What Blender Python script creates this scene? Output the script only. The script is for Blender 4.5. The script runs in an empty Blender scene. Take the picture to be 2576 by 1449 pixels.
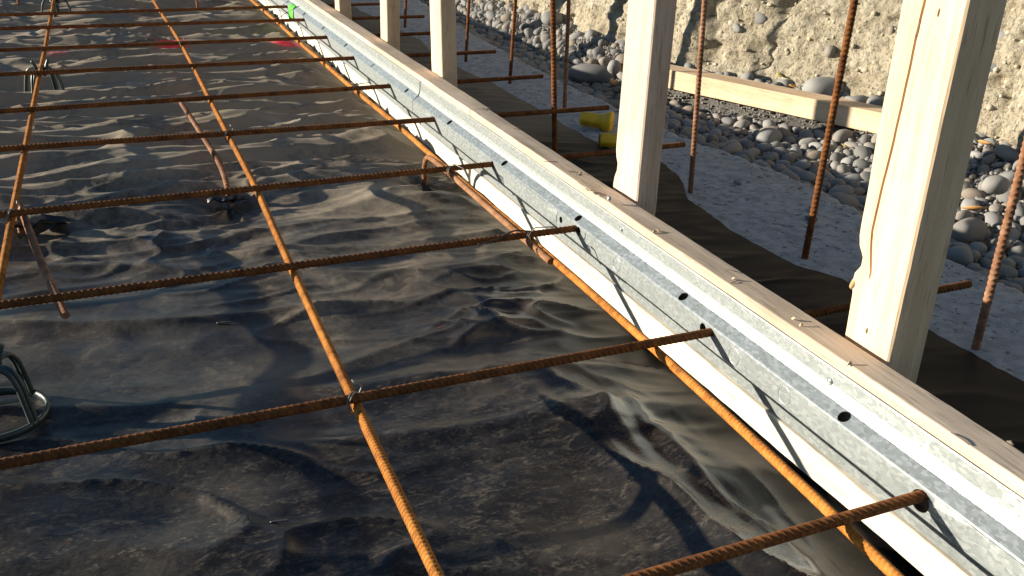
import bpy, math, random
import numpy as np
from mathutils import Matrix, Vector

random.seed(7)
rng = np.random.default_rng(7)
scn = bpy.context.scene
COL = scn.collection

# ------------------------------------------------------------------ camera
RW = np.array([[0.9244912, -0.3794519, 0.0365015], [-0.1229976, -0.387554, -0.9136047], [0.3608153, 0.8401299, -0.4049619]])
CAM = np.array([-0.53275, -0.4365, 0.42806])
FPX, PW, PH = 2407.68, 2576.0, 1449.0
cam = bpy.data.cameras.new('camera')
cam.sensor_width = 36.0
cam.lens = FPX / PW * 36.0
cam.clip_start = 0.02
cam.clip_end = 500.0
camo = bpy.data.objects.new('camera', cam)
COL.objects.link(camo)
m = Matrix.Identity(4)
for i in range(3):
    m[i][0] = RW[0][i]; m[i][1] = -RW[1][i]; m[i][2] = -RW[2][i]; m[i][3] = CAM[i]
camo.matrix_world = m
scn.camera = camo

# ------------------------------------------------------------------ light
LIGHT = Vector((1.0, -0.46, -0.235)).normalized()      # direction the sunlight travels
SUN_EL = math.asin(-LIGHT.z)
SUN_ROT = math.atan2(-LIGHT.x, -LIGHT.y)
SKY_STRENGTH = 0.058
SUN_STRENGTH = 5.0
world = bpy.data.worlds.new('World')
scn.world = world
world.use_nodes = True
wn = world.node_tree
sky = wn.nodes.new('ShaderNodeTexSky')
sky.sky_type = 'NISHITA'
sky.sun_disc = False
sky.sun_elevation = SUN_EL
sky.sun_rotation = SUN_ROT
sky.altitude = 200
sky.air_density = 1.3
sky.dust_density = 0.15
sky.ozone_density = 4.0
bg = wn.nodes['Background']
bg.inputs['Strength'].default_value = SKY_STRENGTH
wn.links.new(sky.outputs[0], bg.inputs['Color'])
sun = bpy.data.lights.new('sun', 'SUN')
sun.energy = SUN_STRENGTH
sun.angle = math.radians(0.5)
sun.color = (1.0, 0.91, 0.77)
suno = bpy.data.objects.new('sun', sun)
suno.rotation_euler = LIGHT.to_track_quat('-Z', 'Y').to_euler()
suno.location = (-3, 2, 3)
COL.objects.link(suno)
scn.view_settings.view_transform = 'Standard'
scn.view_settings.look = 'None'
scn.view_settings.gamma = 1.0
scn.view_settings.exposure = 1.2
try:
    scn.view_settings.use_curve_mapping = False
except Exception:
    pass
scn.cycles.max_bounces = 6
scn.cycles.use_denoising = True

# ------------------------------------------------------------------ helpers
def ray(u, v):
    return RW.T @ np.array([(u - PW / 2) / FPX, (v - PH / 2) / FPX, 1.0])
def at(u, v, z):                       # photo point -> point at height z (metres)
    d = ray(u, v); return CAM + d * ((z - CAM[2]) / d[2])
def atx(u, v, x):
    d = ray(u, v); return CAM + d * ((x - CAM[0]) / d[0])
def smooth(a, b, x):
    t = np.clip((x - a) / (b - a), 0, 1); return t * t * (3 - 2 * t)

_perm = rng.permutation(512)
_g = rng.normal(size=(512, 3)); _g /= np.linalg.norm(_g, axis=1)[:, None]
def noise(x, y, z=0.0):                # gradient noise, vectorised, about -0.7..0.7
    x, y, z = np.broadcast_arrays(np.asarray(x, float), np.asarray(y, float), np.asarray(z, float))
    xi, yi, zi = np.floor(x).astype(int), np.floor(y).astype(int), np.floor(z).astype(int)
    xf, yf, zf = x - xi, y - yi, z - zi
    f = lambda t: t * t * t * (t * (t * 6 - 15) + 10)
    u, v, w = f(xf), f(yf), f(zf)
    def gr(a, b, c):
        h = _perm[(_perm[(_perm[(xi + a) & 511] + yi + b) & 511] + zi + c) & 511]
        g = _g[h]
        return g[..., 0] * (xf - a) + g[..., 1] * (yf - b) + g[..., 2] * (zf - c)
    lx = lambda a, b, t: a + (b - a) * t
    return lx(lx(lx(gr(0,0,0), gr(1,0,0), u), lx(gr(0,1,0), gr(1,1,0), u), v),
              lx(lx(gr(0,0,1), gr(1,0,1), u), lx(gr(0,1,1), gr(1,1,1), u), v), w)
def fbm(x, y, z=0.0, o=4, g=0.5):
    s = 0; a = 1.0
    for i in range(o):
        s = s + a * noise(x * 2**i + 13.7 * i, y * 2**i + 5.1 * i, z * 2**i + 3.3 * i); a *= g
    return s

def mesh_np(name, V, F, mat=None, smooth_=True):
    me = bpy.data.meshes.new(name)
    V = np.asarray(V, np.float32)
    if isinstance(F, np.ndarray):
        n, k = F.shape
        me.vertices.add(len(V)); me.vertices.foreach_set('co', V.ravel())
        me.loops.add(n * k); me.loops.foreach_set('vertex_index', F.astype(np.int32).ravel())
        me.polygons.add(n)
        me.polygons.foreach_set('loop_start', np.arange(0, n * k, k, dtype=np.int32))
        me.update(calc_edges=True); me.validate()
    else:
        me.from_pydata([tuple(map(float, v)) for v in V], [], [tuple(map(int, f)) for f in F]); me.update()
    if smooth_ is not None:
        me.polygons.foreach_set('use_smooth', np.full(len(me.polygons), bool(smooth_)))
    if mat: me.materials.append(mat)
    return me
def link(name, me, parent=None, loc=(0, 0, 0), rot=(0, 0, 0), sc=(1, 1, 1)):
    o = bpy.data.objects.new(name, me); COL.objects.link(o)
    o.location = loc; o.rotation_euler = rot; o.scale = sc
    if parent: o.parent = parent
    return o
def tag(o, label, cat, group=None):
    o['label'] = label; o['category'] = cat
    if group: o['group'] = group
    return o
def struct(o):
    o['kind'] = 'structure'; return o

def stone_proto(seed, sub, flat):
    import bmesh
    bm = bmesh.new(); bmesh.ops.create_icosphere(bm, subdivisions=sub, radius=1.0)
    V = np.array([v.co[:] for v in bm.verts]); F = np.array([[v.index for v in f.verts] for f in bm.faces]); bm.free()
    d = 1 + .22 * noise(V[:, 0] * .9 + seed, V[:, 1] * .9, V[:, 2] * .9) + .07 * noise(V[:, 0] * 2.2, V[:, 1] * 2.2 + seed, V[:, 2] * 2.2)
    V = V * d[:, None]
    V = np.sign(V) * np.abs(V) ** .92
    V *= np.array([1.0, .78 + .15 * math.sin(seed * 3), flat])
    return V, F
class MB:                              # collects shapes into one mesh
    def __init__(s): s.v = []; s.f = []
    def add(s, V, F):
        b = len(s.v); s.v += [tuple(map(float, p)) for p in V]; s.f += [tuple(int(i) + b for i in q) for q in F]
    def tube(s, pts, r, n=8, cap=True):
        pts = np.asarray(pts, float); N = len(pts)
        rr = np.broadcast_to(np.asarray(r, float), (N,))
        T = np.gradient(pts, axis=0); T /= np.linalg.norm(T, axis=1)[:, None]
        a = np.array([0, 0, 1.0]) if abs(T[0][2]) < .9 else np.array([1.0, 0, 0])
        V = []
        for i in range(N):
            a = a - T[i] * (a @ T[i]); a /= np.linalg.norm(a); b = np.cross(T[i], a)
            for k in range(n):
                t = 2 * math.pi * k / n
                V.append(pts[i] + rr[i] * (a * math.cos(t) + b * math.sin(t)))
        F = [(i*n+k, i*n+(k+1) % n, (i+1)*n+(k+1) % n, (i+1)*n+k) for i in range(N-1) for k in range(n)]
        if cap: F += [tuple(range(n))[::-1], tuple((N-1)*n + k for k in range(n))]
        s.add(V, F)
    def box(s, a, b):
        x0, y0, z0 = a; x1, y1, z1 = b
        s.add([(x0,y0,z0),(x1,y0,z0),(x1,y1,z0),(x0,y1,z0),(x0,y0,z1),(x1,y0,z1),(x1,y1,z1),(x0,y1,z1)],
              [(0,3,2,1),(4,5,6,7),(0,1,5,4),(1,2,6,5),(2,3,7,6),(3,0,4,7)])
    def mesh(s, name, mat, sm=True): return mesh_np(name, s.v, s.f, mat, sm)

def curve_pts(P, n=60):                # Catmull-Rom through points
    P = np.asarray(P, float)
    Q = np.vstack([2*P[0]-P[1], P, 2*P[-1]-P[-2]]); out = []
    for i in range(1, len(Q) - 2):
        t = np.linspace(0, 1, n, endpoint=False)[:, None]
        a, b, c, d = Q[i-1], Q[i], Q[i+1], Q[i+2]
        out.append(.5*((2*b)+(-a+c)*t+(2*a-5*b+4*c-d)*t**2+(-a+3*b-3*c+d)*t**3))
    return np.vstack(out + [P[-1:]])

# ------------------------------------------------------------------ materials
class NT:
    def __init__(s, name):
        s.m = bpy.data.materials.new(name); s.m.use_nodes = True
        s.t = s.m.node_tree; s.p = s.t.nodes['Principled BSDF']
        s.tc = s.t.nodes.new('ShaderNodeTexCoord')
    def n(s, t, **kw):
        o = s.t.nodes.new(t)
        for k, v in kw.items(): setattr(o, k, v)
        return o
    def l(s, a, b): s.t.links.new(a, b)
    def map(s, scale=(1,1,1), src='Object'):
        o = s.n('ShaderNodeMapping'); o.inputs['Scale'].default_value = scale
        s.l(s.tc.outputs[src], o.inputs['Vector']); return o.outputs[0]
    def noise(s, scale, detail=4, rough=.55, vec=None, dist=0.0):
        o = s.n('ShaderNodeTexNoise'); o.inputs['Scale'].default_value = scale
        o.inputs['Detail'].default_value = detail; o.inputs['Roughness'].default_value = rough
        o.inputs['Distortion'].default_value = dist
        s.l(vec if vec else s.tc.outputs['Object'], o.inputs['Vector']); return o.outputs['Fac']
    def ramp(s, fac, stops):
        o = s.n('ShaderNodeValToRGB'); e = o.color_ramp.elements
        while len(e) < len(stops): e.new(.5)
        for el, (p, c) in zip(e, stops):
            el.position = p; el.color = (c, c, c, 1) if isinstance(c, (int, float)) else (*c, 1)
        s.l(fac, o.inputs['Fac']); return o.outputs['Color']
    def mix(s, fac, a, b, mode='MIX'):
        o = s.n('ShaderNodeMix', data_type='RGBA', blend_type=mode)
        for k, v in ((0, fac), (6, a), (7, b)):
            if isinstance(v, tuple): o.inputs[k].default_value = (*v, 1)
            elif isinstance(v, (int, float)): o.inputs[k].default_value = v
            else: s.l(v, o.inputs[k])
        return o.outputs[2]
    def math(s, op, a, b=0.0, clamp=False):
        o = s.n('ShaderNodeMath', operation=op, use_clamp=clamp)
        for k, v in ((0, a), (1, b)):
            if isinstance(v, (int, float)): o.inputs[k].default_value = v
            else: s.l(v, o.inputs[k])
        return o.outputs[0]
    def bump(s, h, strength=.5, dist=.001, prev=None):
        o = s.n('ShaderNodeBump'); o.inputs['Strength'].default_value = strength
        o.inputs['Distance'].default_value = dist; s.l(h, o.inputs['Height'])
        if prev: s.l(prev, o.inputs['Normal'])
        return o.outputs[0]
    def out(s, color=None, rough=None, metal=None, normal=None, spec=None):
        for k, v in (('Base Color', color), ('Roughness', rough), ('Metallic', metal), ('Normal', normal), ('Specular IOR Level', spec)):
            if v is None: continue
            if isinstance(v, tuple): s.p.inputs[k].default_value = (*v, 1)
            elif isinstance(v, (int, float)): s.p.inputs[k].default_value = v
            else: s.l(v, s.p.inputs[k])
        return s.m
    def randomise(s, col, lo=.8, hi=1.15):
        oi = s.n('ShaderNodeObjectInfo')
        v = s.math('MULTIPLY_ADD', oi.outputs['Random'], hi - lo); v.node.inputs[2].default_value = lo
        return s.mix(1.0, col, v, 'MULTIPLY')

def rust(name, c_dark, c_mid, c_light):
    k = NT(name)
    a = k.noise(90, 5, .65); b = k.noise(700, 3, .6)
    f = k.math('ADD', k.math('MULTIPLY', a, .45), k.math('MULTIPLY', b, .25))
    f = k.math('ADD', f, k.math('MULTIPLY', k.noise(17, 4, .6), .3))
    c = k.ramp(f, [(.38, c_dark), (.5, c_mid), (.64, c_light)])
    c = k.randomise(c, .82, 1.12)
    return k.out(c, .88, 0, k.bump(b, .35, .0006), .2)
M_RUST = rust('rust_orange', (.13, .042, .010), (.34, .125, .020), (.48, .21, .045))
M_RUSTD = rust('rust_brown_shade', (.050, .019, .007), (.145, .052, .014), (.26, .098, .025))  # brown rust; the cross bars' weaker sunlight is painted into this darker tone
M_RUSTH = rust('rust_hook', (.12, .052, .022), (.26, .12, .055), (.38, .21, .115))
M_RUSTO = rust('rust_old_pale', (.10, .045, .025), (.22, .105, .055), (.36, .21, .12))

def wood(name, axis, c0, c1, c2, dirt=.25):
    k = NT(name)
    sc = [55, 55, 55]; sc[axis] = 2.2
    v = k.map(tuple(sc))
    g = k.noise(1.0, 6, .6, v, .6)
    sc2 = [420, 420, 420]; sc2[axis] = 26
    g2 = k.noise(1.0, 3, .6, k.map(tuple(sc2)))
    big = k.noise(9, 4, .6)
    c = k.ramp(g, [(.34, c0), (.5, c1), (.66, c2)])
    pores = k.ramp(g2, [(.33, .25), (.42, 1.0)])
    c = k.mix(.42, c, k.mix(1.0, c, pores, 'MULTIPLY'))
    st = k.ramp(big, [(.36, .62), (.56, 1.0)])
    c = k.mix(dirt * 2, c, k.mix(1.0, c, st, 'MULTIPLY'))
    h = k.math('ADD', g, k.math('MULTIPLY', g2, .6))
    return k.out(c, .78, 0, k.bump(h, .45, .0012), .25)
PINE = ((.57, .395, .245), (.65, .47, .30), (.70, .53, .355))
M_BOARD = wood('sawn_pine_y', 1, (.39,.305,.22), (.48, .385, .285), (.56, .46, .35))
M_POST = wood('sawn_pine_z', 2, *PINE, dirt=.15)
M_BATTEN = wood('pale_pine_y', 1, (.50,.44,.34), (.60,.545,.44), (.67,.62,.52), dirt=.15)

def galv():
    k = NT('galvanised_steel')
    vo = k.n('ShaderNodeTexVoronoi'); vo.inputs['Scale'].default_value = 380
    k.l(k.map((1, .55, 1)), vo.inputs['Vector'])
    sp = k.n('ShaderNodeSeparateColor'); k.l(vo.outputs['Color'], sp.inputs[0])
    n2 = k.noise(26, 5, .6)
    n3 = k.noise(600, 3, .6)
    f = k.math('ADD', k.math('MULTIPLY', sp.outputs[0], .55), k.math('MULTIPLY', n2, .45))
    c = k.ramp(f, [(.2, (.25, .275, .27)), (.5, (.345, .375, .365)), (.85, (.54, .565, .55))])
    grime = k.ramp(k.noise(70, 6, .7), [(.60, 0.0), (.74, 1.0)])
    c = k.mix(k.math('MULTIPLY', grime, .5), c, (.24, .20, .16))
    r = k.ramp(f, [(.2, .46), (.8, .34)])
    h = k.math('ADD', k.math('MULTIPLY', sp.outputs[1], .5), n3)
    return k.out(c, r, .62, k.bump(h, .12, .0006))
M_STEEL = galv()

def film():
    k = NT('black_polythene')
    fine = k.noise(520, 4, .65, k.map((.55, 1, 1)))
    mid = k.noise(60, 6, .65, None, .8)
    scuff = k.noise(1.0, 5, .7, k.map((70, 260, 60)), 1.5)
    big = k.noise(5.5, 5, .6, None, .6)
    geo = k.n('ShaderNodeNewGeometry')
    sx = k.n('ShaderNodeSeparateXYZ'); k.l(geo.outputs['Position'], sx.inputs[0])
    ygraze = k.n('ShaderNodeMapRange'); k.l(sx.outputs['Y'], ygraze.inputs[0])  # real dust, plus the far end's beige grazing light put into its colour
    ygraze.inputs[1].default_value = .15; ygraze.inputs[2].default_value = 1.5
    ygraze.inputs[3].default_value = .11; ygraze.inputs[4].default_value = .55
    d = k.math('ADD', k.math('MULTIPLY', mid, .38), k.math('MULTIPLY', big, .78))
    d = k.math('ADD', d, k.math('MULTIPLY', fine, .16))
    d = k.math('ADD', d, k.math('ADD', ygraze.outputs[0], -.22))
    dust = k.ramp(d, [(.54, 0.02), (.72, .22), (.95, 1.0)])
    fl = k.noise(1.0, 6, .7, k.map((48, 95, 48)), 1.2)
    fl2 = k.noise(1.0, 3, .6, k.map((240, 420, 240)), .2)
    flm = k.math('MULTIPLY', k.ramp(fl, [(.44, 0.0), (.68, 1.0)]), k.ramp(fl2, [(.36, .15), (.62, 1.0)]))
    dust = k.math('MAXIMUM', dust, k.math('MULTIPLY', flm, k.ramp(big, [(.32, .16), (.60, .62)])))
    # clean glossy fold lying along the form at the front
    gl = k.n('ShaderNodeAttribute', attribute_name='clean')
    dust = k.math('MULTIPLY', dust, k.math('SUBTRACT', 1.0, k.math('MULTIPLY', gl.outputs['Fac'], .97)), True)
    fo = k.n('ShaderNodeAttribute', attribute_name='fold')
    c = k.mix(dust, (.0055, .0055, .0065), (.275, .225, .158))
    rs = k.ramp(k.noise(16, 6, .7, None, 1.2), [(.66, 0.0), (.73, 1.0)])
    c = k.mix(k.math('MULTIPLY', rs, k.math('MULTIPLY', fine, .8)), c, (.20, .075, .018))
    # spots of pink marking paint
    for (u, v, r_) in ((145, 145, .034), (437, 124, .036), (716, 120, .036), (745, 113, .02)):
        P = at(u, v, -.066)
        vm = k.n('ShaderNodeVectorMath', operation='DISTANCE')
        fl_ = k.n('ShaderNodeVectorMath', operation='MULTIPLY'); k.l(geo.outputs['Position'], fl_.inputs[0]); fl_.inputs[1].default_value = (1, .8, 0)
        k.l(fl_.outputs[0], vm.inputs[0]); vm.inputs[1].default_value = (P[0], P[1] * .8, 0)
        q = k.n('ShaderNodeMapRange'); k.l(vm.outputs['Value'], q.inputs[0])
        q.inputs[1].default_value = r_ * 1.5; q.inputs[2].default_value = r_ * .2
        a = k.math('MULTIPLY', q.outputs[0], k.math('ADD', mid, .75), True)
        c = k.mix(k.math('MULTIPLY', a, 1.0), c, (.85, .05, .075))
    r = k.ramp(dust, [(0.0, .30), (.4, .42), (1.0, .66)])
    r = k.math('SUBTRACT', r, k.math('MULTIPLY', fo.outputs['Fac'], .22))
    h = k.math('ADD', k.math('MULTIPLY', fine, .5), k.math('MULTIPLY', mid, 1.0))
    hh = k.math('MULTIPLY', h, k.math('SUBTRACT', 1.0, k.math('MULTIPLY', gl.outputs['Fac'], .7)))
    rg = k.n('ShaderNodeTexNoise', noise_type='RIDGED_MULTIFRACTAL')
    rg.inputs['Scale'].default_value = 1.0; rg.inputs['Detail'].default_value = 3; rg.inputs['Distortion'].default_value = .8
    k.l(k.map((7, 17, 9)), rg.inputs['Vector'])
    nb = k.bump(rg.outputs['Fac'], .7, .005)
    spx = k.n('ShaderNodeMapRange'); k.l(sx.outputs['X'], spx.inputs[0])
    spx.inputs[1].default_value = -.17; spx.inputs[2].default_value = -.03
    spx.inputs[3].default_value = .36; spx.inputs[4].default_value = .09
    rx = k.n('ShaderNodeMapRange'); k.l(sx.outputs['X'], rx.inputs[0])
    rx.inputs[1].default_value = .0; rx.inputs[2].default_value = .1; rx.inputs[4].default_value = .28
    r = k.math('ADD', r, rx.outputs[0], True)
    return k.out(c, r, 0, k.bump(hh, .22, .0018, nb), k.math('ADD', spx.outputs[0], k.math('MULTIPLY', fo.outputs['Fac'], .22)))
M_FILM = film()

def concrete():
    k = NT('rough_concrete')
    a = k.noise(45, 6, .65); b = k.noise(330, 5, .7); c0 = k.noise(6, 4, .6)
    c = k.ramp(a, [(.3, (.235, .24, .24)), (.6, (.375, .38, .375))])
    pits = k.ramp(k.noise(75, 5, .72, k.map((1, 1, 1))), [(.36, .22), (.42, 1.0)])
    c = k.mix(.8, c, k.mix(1.0, c, pits, 'MULTIPLY'))
    h = k.math('ADD', k.math('MULTIPLY', b, .5), pits)
    return k.out(c, .95, 0, k.bump(h, .7, .003), .1)
M_CONC = concrete()

def stone_mat(name, lo, mid, hi, speck=.35):
    k = NT(name)
    a = k.noise(60, 5, .6); b = k.noise(900, 2, .6)
    oi = k.n('ShaderNodeObjectInfo')
    gi = k.n('ShaderNodeNewGeometry')
    rnd = k.math('FRACT', k.math('ADD', oi.outputs['Random'], gi.outputs['Random Per Island']))
    base = k.ramp(rnd, [(0, lo), (.3, mid), (.62, hi), (.82, tuple(v * w for v, w in zip(mid, (1.12, .96, .8)))), (1, mid)])
    base = k.mix(.45, base, k.mix(1.0, base, k.ramp(a, [(.3, .55), (.65, 1.15)]), 'MULTIPLY'))
    base = k.mix(speck, base, k.mix(1.0, base, k.ramp(b, [(.35, .55), (.55, 1.1)]), 'MULTIPLY'))
    return k.out(base, .9, 0, k.bump(k.math('ADD', a, b), .25, .0008), .2)
M_STONE = stone_mat('river_stone', (.165, .160, .150), (.215, .209, .196), (.28, .272, .253))

def clay(name, cs, scale=1.0):
    k = NT(name)
    a = k.noise(14 * scale, 7, .65, None, .5); b = k.noise(95 * scale, 6, .7); d = k.noise(320 * scale, 4, .7)
    c = k.ramp(a, [(.32, cs[0]), (.5, cs[1]), (.68, cs[2])])
    pits = k.ramp(b, [(.34, .42), (.47, 1.0)])
    c = k.mix(.75, c, k.mix(1.0, c, pits, 'MULTIPLY'))
    h = k.math('ADD', k.math('ADD', b, k.math('MULTIPLY', pits, .4)), k.math('MULTIPLY', d, .5))
    return k.out(c, .97, 0, k.bump(h, 1.0, .011), .1)
M_CLAY = clay('dry_clay', ((.37, .315, .22), (.46, .40, .29), (.52, .465, .355)))
M_FINES = clay('gravel_fines', ((.15, .14, .125), (.20, .19, .168), (.26, .247, .22)), 1.6)

def plain(name, col, rough=.5, metal=0, var=.25, scale=60, bump=.15, spec=.4):
    k = NT(name); a = k.noise(scale, 5, .65)
    c = k.mix(1.0, col, k.ramp(a, [(.3, 1 - var), (.65, 1 + var * .4)]), 'MULTIPLY')
    return k.out(c, rough, metal, k.bump(a, bump, .001), spec)
M_CHAIR = plain('green_grey_plastic', (.026, .042, .038), .42, 0, .2, 80, .05, .5)
M_YELLOW = plain('yellow_plastic', (.72, .44, .012), .45, 0, .35, 45)
M_GREEN = plain('green_tape', (.10, .72, .04), .5, 0, .2, 60)
M_WIRE = plain('tie_wire_steel', (.20, .185, .165), .5, .7, .3, 300)
M_WIREB = plain('tie_wire_black', (.05, .045, .04), .55, .5, .3, 300)
M_LEAF = plain('dry_leaf', (.46, .24, .075), .8, 0, .4, 90)
M_LEAFY = plain('yellow_leaf', (.42, .36, .10), .8, 0, .4, 90)
M_WEED = plain('weed_leaf', (.12, .20, .04), .7, 0, .3, 90)
M_SHAVE = plain('wood_shaving', (.52, .41, .27), .8, 0, .3, 200)
M_TWIG = plain('dry_twig', (.11, .075, .05), .85, 0, .3, 200)

# ------------------------------------------------------------------ setting: ground, film, footing, gravel, bank
g = MB(); g.add([(-60, -60, -.24), (60, -60, -.24), (60, 60, -.24), (-60, 60, -.24)], [(0, 1, 2, 3)])
struct(link('ground', g.mesh('ground', M_FINES, False)))

EY = [-.6, .23, .374, .549, .608, .75, .92, 1.04, 1.138, 1.23, 1.33, 1.52, 1.9, 2.06, 2.21, 2.6, 3.2, 5]
EX = [.41, .404, .402, .408, .369, .361, .382, .435, .452, .40, .387, .397, .392, .374, .36, .40, .37, .39]
def film_edge(y): return np.interp(y, EY, EX) + .013 * noise(y * 8, .3) + .007 * np.abs(noise(y * 22, 2.3)) + .003 * noise(y * 60, 1.3)

def film_h(x, y):
    far = smooth(.55, 1.35, y)
    far = np.maximum(far, .0)
    wx = x + .06 * noise(x * 3 + 4, y * 3); wy = y + .035 * noise(x * 2.2, y * 2.6 + 7) + .012 * noise(x * 7, y * 7 + 3)
    n1 = noise(wx * 1.25 + 1.7, wy * 7.4 + .4); n2 = noise(wx * 2.3 + 9.2, wy * 13.5 + 5.4)
    n3 = noise(wx * 5.0 + 2.2, wy * 26 + 1.4)
    rid = lambda n, w: np.exp(-np.sqrt(n * n + (.06 * w) ** 2) / w)
    h = far * (.036 * (rid(n1, .18) - .4) + .025 * (rid(n2, .15) - .4) + .0062 * (rid(n3, .14) - .4))
    near = 1 - smooth(.35, 1.0, y) * .6
    h += near * (.012 * noise(x * 4.6 + 3, y * 4.2 + 2) + .0075 * noise(wx * 9 + 1, wy * 11) + .0014 * noise(wx * 22, wy * 26 + 8))
    h += (1 - far) * .010 * (rid(noise(wx * 2.0 + 5.5, wy * 5.2 + 2.4), .09) - .25) * smooth(-.1, .5, y)
    cr = rid(noise(wx * 7 + 2.5, wy * 15 + 6), .05) * np.clip(noise(x * 3.3, y * 4 + 9) * 2.2 + .1, 0, 1)
    h += .0085 * cr * smooth(-.3, .1, y)
    crm = np.clip(.35 + 1.9 * noise(x * 2.7 + 11, y * 3.1), 0, 1) * smooth(.15, .5, y)
    h += crm * (.0058 * (rid(noise(wx * 6 + 4.1, wy * 22 + .7), .09) - .3) + .0012 * (rid(noise(wx * 14 + 1.3, wy * 40 + 8.1), .10) - .3))
    # fold running along the form at the front, and the pucker further on
    fold = np.exp(-((x + .115 + .05 * noise(y * 5, 3)) / .05) ** 2) * (1 - smooth(.28, .42, y))
    h += fold * (.014 + .016 * noise(x * 16, y * 7) + .009 * (rid(noise(x * 21 + y * 5, y * 6 + 4), .10) - .3) + .004 * noise(x * 55, y * 16))
    fl2 = np.exp(-((x + .13) / .09) ** 2 - ((y - .52 - .25 * (x + .13)) / .07) ** 2)
    h += fl2 * (.018 * noise(x * 9 + 3, y * 22) + .007 + .010 * (rid(noise(x * 11 + y * 9, y * 17 + 1), .11) - .3))
    # pinched-in holes where starter bars come through
    for (px, py, d_, w_) in ((-.066, 1.048, .02, .05), (-.387, 1.03, .016, .05), (-.674, .985, .014, .05)):
        r2 = (x - px) ** 2 + (y - py) ** 2
        ang = np.arctan2(y - py, x - px)
        h -= d_ * np.exp(-r2 / w_ ** 2) * (1 + .35 * np.sin(5 * ang + px * 40))
    h = np.where(h > .016, .016 + .018 * np.tanh((h - .016) / .018), h)
    # the ground falls under and outside the form
    gap = .008 + .014 * smooth(-.1, .3, noise(y * 4.2, 8.8))
    h -= gap * np.exp(-((x - .01) / .06) ** 2)
    out = smooth(.03, .16, x)
    h = h * (1 - .55 * out) + out * (-.022 + .006 * noise(x * 9, y * 5) + .007 * (rid(noise(x * 4 - y * 3, y * 7 + x * 2), .1) - .3))
    e = np.clip((x - .2) / .2, 0, 1)
    h = np.where(x > .2, h * (1 - e) + e * (-.030 + .006 * np.abs(noise(y * 9, 2.2))), h)
    b = -.071 + h
    b = np.minimum(b, np.where(x < .03, -.074 + .05 * smooth(0.0, .11, -x), 1.0))
    return np.minimum(b, np.where((x > .0) & (x < .06), -.078, -.022))

xs = np.concatenate([np.arange(-2.2, -.95, .016), np.arange(-.95, .45, .0042)])
ys = np.concatenate([np.arange(-.45, -.1, .012), np.arange(-.1, 1.25, .0042), np.arange(1.25, 2.3, .006), np.arange(2.3, 3.8, .009), np.arange(3.8, 6, .03)])
X, Y = np.meshgrid(xs, ys)
fe = film_edge(Y)
X = np.where(X > .1, .1 + (X - .1) / .35 * (fe - .1), X)
Z = film_h(X, Y)
ny, nx = X.shape
idx = np.arange(ny * nx).reshape(ny, nx)
F = np.stack([idx[:-1, :-1], idx[:-1, 1:], idx[1:, 1:], idx[1:, :-1]], -1).reshape(-1, 4)
fm = mesh_np('plastic_sheet', np.stack([X, Y, Z], -1).reshape(-1, 3), F, M_FILM)
cl = np.exp(-((X + .115) / .055) ** 2) * (1 - smooth(.26, .4, Y)) + .9 * np.exp(-((X + .12) / .07) ** 2 - ((Y - .53) / .06) ** 2)
cl = cl * (.5 + 1.1 * noise(X * 14, Y * 9))
at_ = fm.attributes.new('clean', 'FLOAT', 'POINT')
cl = np.maximum(cl, 0)
fo_ = fm.attributes.new('fold', 'FLOAT', 'POINT')
fo_.data.foreach_set('value', np.clip(cl * (X < 0), 0, 1).astype(np.float32).ravel())
cl = np.maximum(cl, .88 * smooth(-.14, -.06, X) * (1 - smooth(.45, .75, Y)) * (X < .05))
cl = np.maximum(cl, 1.0 * smooth(.0, .10, X) * (1 - .55 * smooth(1.2, 1.5, Y)))
at_.data.foreach_set('value', np.clip(cl, 0, 1).astype(np.float32).ravel())
tag(link('plastic_sheet', fm), 'dusty black plastic sheet spread wrinkled under the rebar grid and out beneath the form', 'plastic sheet')

def sheet(name, x0, x1, y0, y1, step, zf, mat, xf=None):
    xs = np.arange(x0, x1 + step, step); ys = np.arange(y0, y1 + step, step)
    X, Y = np.meshgrid(xs, ys)
    if xf is not None: X = xf(X, Y)
    V = np.stack([X, Y, zf(X, Y)], -1).reshape(-1, 3)
    n, mm = X.shape; idx = np.arange(n * mm).reshape(n, mm)
    F = np.stack([idx[:-1, :-1], idx[:-1, 1:], idx[1:, 1:], idx[1:, :-1]], -1).reshape(-1, 4)
    return mesh_np(name, V, F, mat)

FEY = [-.6, .44, .61, .94, 1.1, 1.24, 1.7, 2.1, 2.65, 3.5, 5]
FEX = [.65, .645, .625, .672, .655, .625, .60, .605, .628, .70, .75]
def foot_edge(y): return np.interp(y, FEY, FEX) + .016 * noise(y * 8, 4.1) + .012 * noise(y * 23, 1.1) + .006 * noise(y * 60, 2)
def foot_h(x, y):
    e = foot_edge(y)
    top = -.104 + .003 * noise(x * 9, y * 9) + .0035 * noise(x * 40, y * 40) + .0025 * noise(x * 95, y * 95)
    return top - .06 * smooth(-.01, .02, x - e)
struct(link('concrete_footing', sheet('concrete_footing', .12, .78, -.5, 5, .007, foot_h, M_CONC)))

BY = [-.8, .87, 1.02, 1.29, 1.62, 1.8, 2.28, 2.9, 5]
BX = [1.09, 1.125, 1.15, 1.165, 1.02, .905, .90, .89, .95]
def bank_base(y): return np.interp(y, BY, BX) + .03 * noise(y * 3.1, 9) + .015 * noise(y * 9, 3)
def grav_h(x, y):
    b = bank_base(y)
    t = smooth(.0, 1.0, (x - .62) / np.maximum(b - .62, .1))
    return -.152 + .082 * t ** 4.5 + .006 * noise(x * 6, y * 6) + .004 * noise(x * 25, y * 25)
struct(link('gravel_ground', sheet('gravel_ground', .56, 1.5, -.6, 5, .012, grav_h, M_FINES)))

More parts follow.
